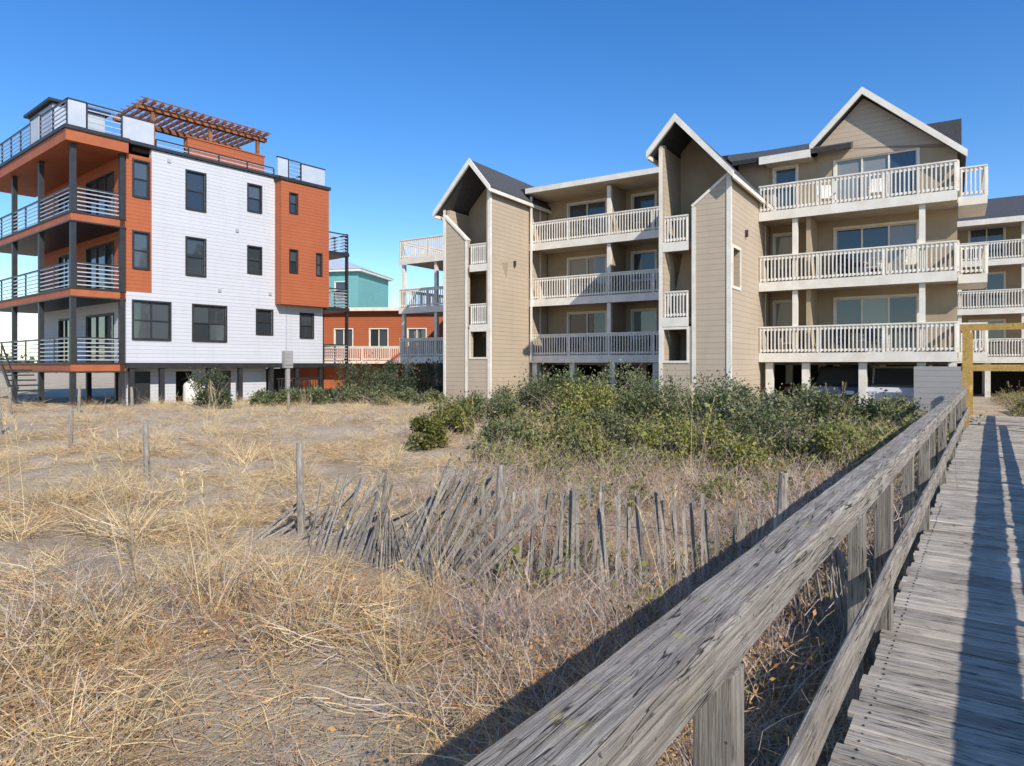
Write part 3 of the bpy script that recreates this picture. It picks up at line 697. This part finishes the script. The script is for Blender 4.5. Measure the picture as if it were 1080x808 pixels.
for y0,y1,c in ((1.2,6,.155),(6,12,.225),(12,20,.35),(20,36,.58)):
    yy=y0
    while yy<y1:
        xx=-.85*yy-2
        while xx<.85*yy+2:
            x=xx+U(-.5,.5)*c; y=yy+U(-.5,.5)*c; xx+=c
            bx,by=loc_(x,y,(0,0),cb,sb)
            if -1.25<by<.62 and bx<27: continue
            if by<=-1.25 and R()<.6: continue
            cx_,cy_=loc_(x,y,(.825,33),cu,su)
            if cy_>-.4 and -9<cx_<19 : continue
            if cy_>-5 and 8.3<cx_<11.1: continue
            if cy_>-3.4 and -2.8<cx_<.1: continue
            wx,wy=loc_(x,y,(-18.3,28.3),cw,sw)
            if wx>0 and wy>0: continue
            n1=nz(x,y,.35,3); n2=nz(x,y,.9,7); left=sm(1.5,-3.5,x+.25*(y-8))
            if y>12: left=sm(1,-2.5,x)
            gap=nz(x,y,.5,21)+.5*nz(x,y,1.5,33)
            if left>.4 and gap>(.10 if y<24 else .16) and R()<.9: 
                if R()<.3: pts.append(((x,y,gz(x,y)),(0,0,U(0,6.28)),U(.6,1),10))
                continue
            if y<7.0 and left<=.4 and gap>.42 and R()<.8: continue
            if left>.5:
                wts=[(3.2,0),(3.2,1),(2.0,2),(2.2,3),(.7+max(0,n1)*5,6),(.4+max(0,n2)*2,4),(.05,9)]
                if y<7: wts=[(2.2,0),(2.0,1),(1.8,2),(2.6,3),(1.9+4*max(0,n1),6),(1.7,7),(.7+max(0,n2)*3,4),(.04 if y>4.5 else 0,9),(.5,10)]
            elif y<5.6: wts=[(1.2,0),(1.4,1),(1.0,2),(2.4,3),(2.6,6),(2.3,7),(1.6,5),(.9,4),(.5,10)]
            elif y<11: wts=[(.3,0),(.5,1),(.6,2),(.8,3),(1.4,6),(.8,7),(3.4,5),(3.4,4),(.03,9),(.3,8)]
            elif y<15: wts=[(.9,0),(1.0,1),(.5,3),(1.3,7),(2.4,5),(1.4,4),(1.2+5*max(0,n1),8),(.08,9)]
            else: wts=[(1.0,0),(.7,1),(1.1,7),(1.2,5),(3.4+6*max(0,n1),8),(.08,9)]
            k=pick(wts); s=U(.65,1.2)*(1+.75*n2+.4*n1)
            if k==8 and y>15: s*=1.35
            fd=fdist(x,y)
            if fd<1.0 and k!=8: s*=.6 if R()<.85 else 1
            pts.append(((x,y,gz(x,y)),(U(-.2,.2),U(-.2,.2),U(0,6.28)),s,k))
        yy+=c
scatter('dry_dune_grass',pts,VC)
tall=[]
for px0,Y in ((225,22),(218,21.5),(232,22.5),(470,7.5),(455,7.2),(415,5.2),(150,7),(560,12),(333,18),(640,13),(20,9),(300,14),(500,17)):
    x=(px0-540)/720*Y
    tall.append(((x,Y,gz(x,Y)),(0,0,U(0,6)),U(.85,1.25),9))
scatter('sea_oats',tall,VC)

# ------------------------------------------------------------ shrubs
def bush(name,x,y,rx,h,matl,n=4200,ls=.08,seed=0,stems=40,ry=None):
    random.seed(100+seed); A=Acc(); ry=ry or rx*.85; lumps=[]
    for i in range(17):
        a=U(0,6.28); r=math.sqrt(R())*.95; zz=U(.12,.85)
        k=(1-.5*zz*r)
        lumps.append((Vector((r*rx*math.cos(a)*k,r*ry*math.sin(a)*k,h*zz*(1-.3*r))),U(.14,.36)*min(rx,h*1.1)))
    for i in range(n):
        c,rr=lumps[int(R()*len(lumps))]; d=rdir(-1,1); q=c+d*rr*(U(.55,1.08) if R()<.75 else U(.2,.6)); 
        if R()<.14: q=c+d*rr*U(1.05,1.7)
        if q.z<0: q.z=U(0,.2)
        leaf(A,q,ls*U(.6,1.4),1,(d*.7+rdir(-.4,1)).normalized())
    for i in range(stems):
        c,rr=lumps[int(R()*len(lumps))]; b0=Vector((U(-.4,.4)*rx,U(-.4,.4)*ry,-.1)); t=c+rdir(0,1)*rr*U(.6,2.0)
        m_=b0.lerp(t,.5)+Vector((U(-.1,.1),U(-.1,.1),.1)); A.beam(b0,m_,.03,.03,0,taper=.7); A.beam(m_,t,.02,.02,0,taper=.3)
    o=A.build(name,[M_bark,matl],fix=False); o.location=(x,y,gz(x,y)-.03); return o
def bl(px,Y,top,rx,matl,name,**k):
    x=(px-540)/720*Y; z=(385-top)/720*Y; h=z-gz(x,Y); return bush(name,x,Y,rx,max(.45,h*1.05),matl,**k)
L=[(452,18,422,.55,M_yg),(474,20,416,.9,M_yg),(515,22,405,1.2,M_green),(552,24,394,1.4,M_sage),(590,23.5,382,1.6,M_green),(618,21,397,1.2,M_yg),(645,23,374,1.8,M_sage),(685,21,386,1.4,M_green),
   (735,19.5,398,1.3,M_green),(788,19,395,1.4,M_sage),(760,20.5,390,1.3,M_green),(836,19.5,400,1.2,M_sage),(873,19.5,400,1.1,M_green),(922,20,418,1.0,M_green),(950,20.5,421,.8,M_sage),
   (600,17,432,1.0,M_yg),(650,17.5,424,1.1,M_green),(700,16.5,428,.9,M_yg),(748,15.8,436,.9,M_yg),(850,16,428,1.1,M_green),(800,16.5,426,1.0,M_green),
   (535,17.5,434,.9,M_green),(620,15.5,450,.6,M_yg),(780,14.5,450,.7,M_yg),(890,15.5,436,.8,M_yg)]
for i,q in enumerate(L): bl(*q,'coastal_shrub',seed=i,n=4600 if i<15 else 1900)
for i,q in enumerate([(382,36,374,1.7,M_dgreen),(418,37,371,1.8,M_dgreen),(450,35.5,369,1.7,M_dgreen),(350,33,407,1.8,M_dgreen),(395,32,405,2.2,M_green),(320,31,408,1.5,M_green),(440,31,410,1.6,M_green),(285,30,412,1.2,M_green)]):
    bl(*q,'evergreen_hedge_shrub',seed=40+i,ls=.10)
bl(221,28,374,1.0,M_dgreen,'small_yaupon_tree',seed=60)
A=Acc()
for i in range(9000):
    a=U(-1,1); x=a*180; y=150+30*R(); h=4+3*nz(x,y,.05,2)+1.5*nz(x,y,.3,5)
    leaf(A,Vector((x,y,-1.8+h*R())),U(1.0,2.2),0)
A.build('distant_tree_line',M_dgreen,fix=False)

# ------------------------------------------------------------ parked cars under the building
def car(x,y,rz,c,suv=True):
    name='parked_suv' if suv else 'parked_car'
    e=empty(name,(x,y,-1.8),rz); h=1.75 if suv else 1.45
    mp=mat(name+'_paint',c,c,1,.25); mp.node_tree.nodes['Principled BSDF'].inputs['Coat Weight'].default_value=.6
    A=Acc(); A.prism_xz([(-2.25,.35),(-2.3,.75),(-2.2,1.0),(-1.2,1.08),(1.9,1.1),(2.28,1.0),(2.3,.4),(1.9,.28),(-1.9,.28)],-.9,.9)
    A.prism_xz([(-.75,h),(1.8,h-.03),(1.85,h-.07),(-.85,h-.07)],-.68,.68)
    for yy in (-.72,.66):
        for xa,xb in ((-1.15,-.75),(.45,.5),(2.05,1.8)): A.beam((xa,yy+.03,1.08),(xb,yy+.03,h-.05),.06,.08)
    A.build('body',mp,e,bevel=.05)
    A=Acc(); A.poly([(-1.2,-.78,1.07),(2.1,-.78,1.07),(2.1,.78,1.07),(-1.2,.78,1.07),(-.78,-.66,h-.06),(1.8,-.66,h-.06),(1.8,.66,h-.06),(-.78,.66,h-.06)],[(0,1,5,4),(1,2,6,5),(2,3,7,6),(3,0,4,7),(4,5,6,7)]); A.build('windows',M_glassd,e)
    A=Acc()
    for xx in (-1.45,1.45):
        for yy in (-.92,.70): A.cyl((xx,yy,.33),(xx,yy+.22,.33),.34,18)
    A.build('tyres',M_black,e)
    A=Acc()
    for xx in (-1.45,1.45): A.cyl((xx,-.93,.33),(xx,-.921,.33),.2,12); 
    for yy in (-.7,.45): A.box(-2.32,-2.28,yy,yy+.28,.72,.86)
    A.build('wheel_hubs_and_lamps',M_railg,e)
def cw_(a,b): return .825+a*cu-b*su, 33+a*su+b*cu
X,Y=cw_(13.5,1.8); car(X,Y,UA+1.57,(.04,.05,.07))
X,Y=cw_(15.4,1.7); car(X,Y,UA+1.57,(.55,.55,.55),True)
X,Y=cw_(11.9,5); car(X,Y,UA+1.57,(.25,.04,.03),False)
X,Y=cw_(22,2); car(X,Y,UA+.3,(.5,.5,.5),True)

# ------------------------------------------------------------ balcony chairs
def chair(a,b,z,rz,c):
    A=Acc()
    for xx in (-.26,.26):
        A.beam((xx,-.28,0),(xx,-.24,.58),.04,.04); A.beam((xx,.26,0),(xx,.22,.42),.04,.04); A.box(xx-.04,xx+.04,-.32,.28,.585,.61)
    for i in range(6): A.box(-.23,.23,-.27+i*.085,-.20+i*.085,.40,.42)
    for i in range(6): A.beam((-.21+i*.084,.24,.40),(-.21+i*.084,.42,1.05),.07,.02,up=(0,1,0))
    A.box(-.24,.24,.34,.36,.80,.86)
    o=A.build('balcony_chair',c); X,Y=cw_(a,b); o.location=(X,Y,z); o.rotation_euler=(0,0,UA+rz)
M_cb=mat('dark_chair_paint',(.04,.06,.10),(.03,.04,.07),3,.5)
for a,z in ((13.2,FL[2]),(14.9,FL[2]),(13.5,FL[1]),(14.8,FL[1]),(16.0,FL[1]),(13.4,FL[0]),(14.7,FL[0]),(11.9,FL[0])):
    chair(a,-.1,z,U(-.5,.5),M_cb if R()<.6 else M_trim)
for a,z in ((2.4,FL[1]),(1.2,FL[0]),(5.4,FL[2]),(6,FL[0])): chair(a,.9,z,U(-.5,.5),M_cb)

# ------------------------------------------------------------ light, sky, camera
el=math.radians(36); S_=Vector((.45*math.cos(el),-.893*math.cos(el),math.sin(el))).normalized()
sd=bpy.data.lights.new('sun','SUN'); sd.energy=5.0; sd.angle=math.radians(.5); sd.color=(1,.94,.84)
so=bpy.data.objects.new('sun',sd); sc.collection.objects.link(so); so.rotation_euler=S_.to_track_quat('Z','Y').to_euler(); so.location=(20,-30,30)
w=bpy.data.worlds.new('World'); sc.world=w; w.use_nodes=True; nt=w.node_tree
sk=nt.nodes.new('ShaderNodeTexSky'); sk.sky_type='NISHITA'; sk.sun_disc=False; sk.sun_elevation=el; sk.sun_rotation=math.atan2(S_.x,S_.y)
sk.air_density=1.0; sk.dust_density=.1; sk.ozone_density=3.0
hs=nt.nodes.new('ShaderNodeHueSaturation'); hs.inputs['Saturation'].default_value=1.32; hs.inputs['Value'].default_value=1.25; hs.inputs['Hue'].default_value=.508
nt.links.new(sk.outputs[0],hs.inputs['Color'])
bg=nt.nodes['Background']; bg.inputs[1].default_value=.15; nt.links.new(hs.outputs[0],bg.inputs[0])
cd=bpy.data.cameras.new('camera'); cam=bpy.data.objects.new('camera',cd); sc.collection.objects.link(cam)
cd.sensor_width=36; cd.lens=24; cd.shift_y=-.0176; cd.clip_start=.05; cd.clip_end=6000
cam.location=(0,0,0); cam.rotation_euler=(math.radians(90),0,0); sc.camera=cam
sc.view_settings.view_transform='Standard'; sc.view_settings.look='None'; sc.view_settings.exposure=0
print('pts',len(pts))
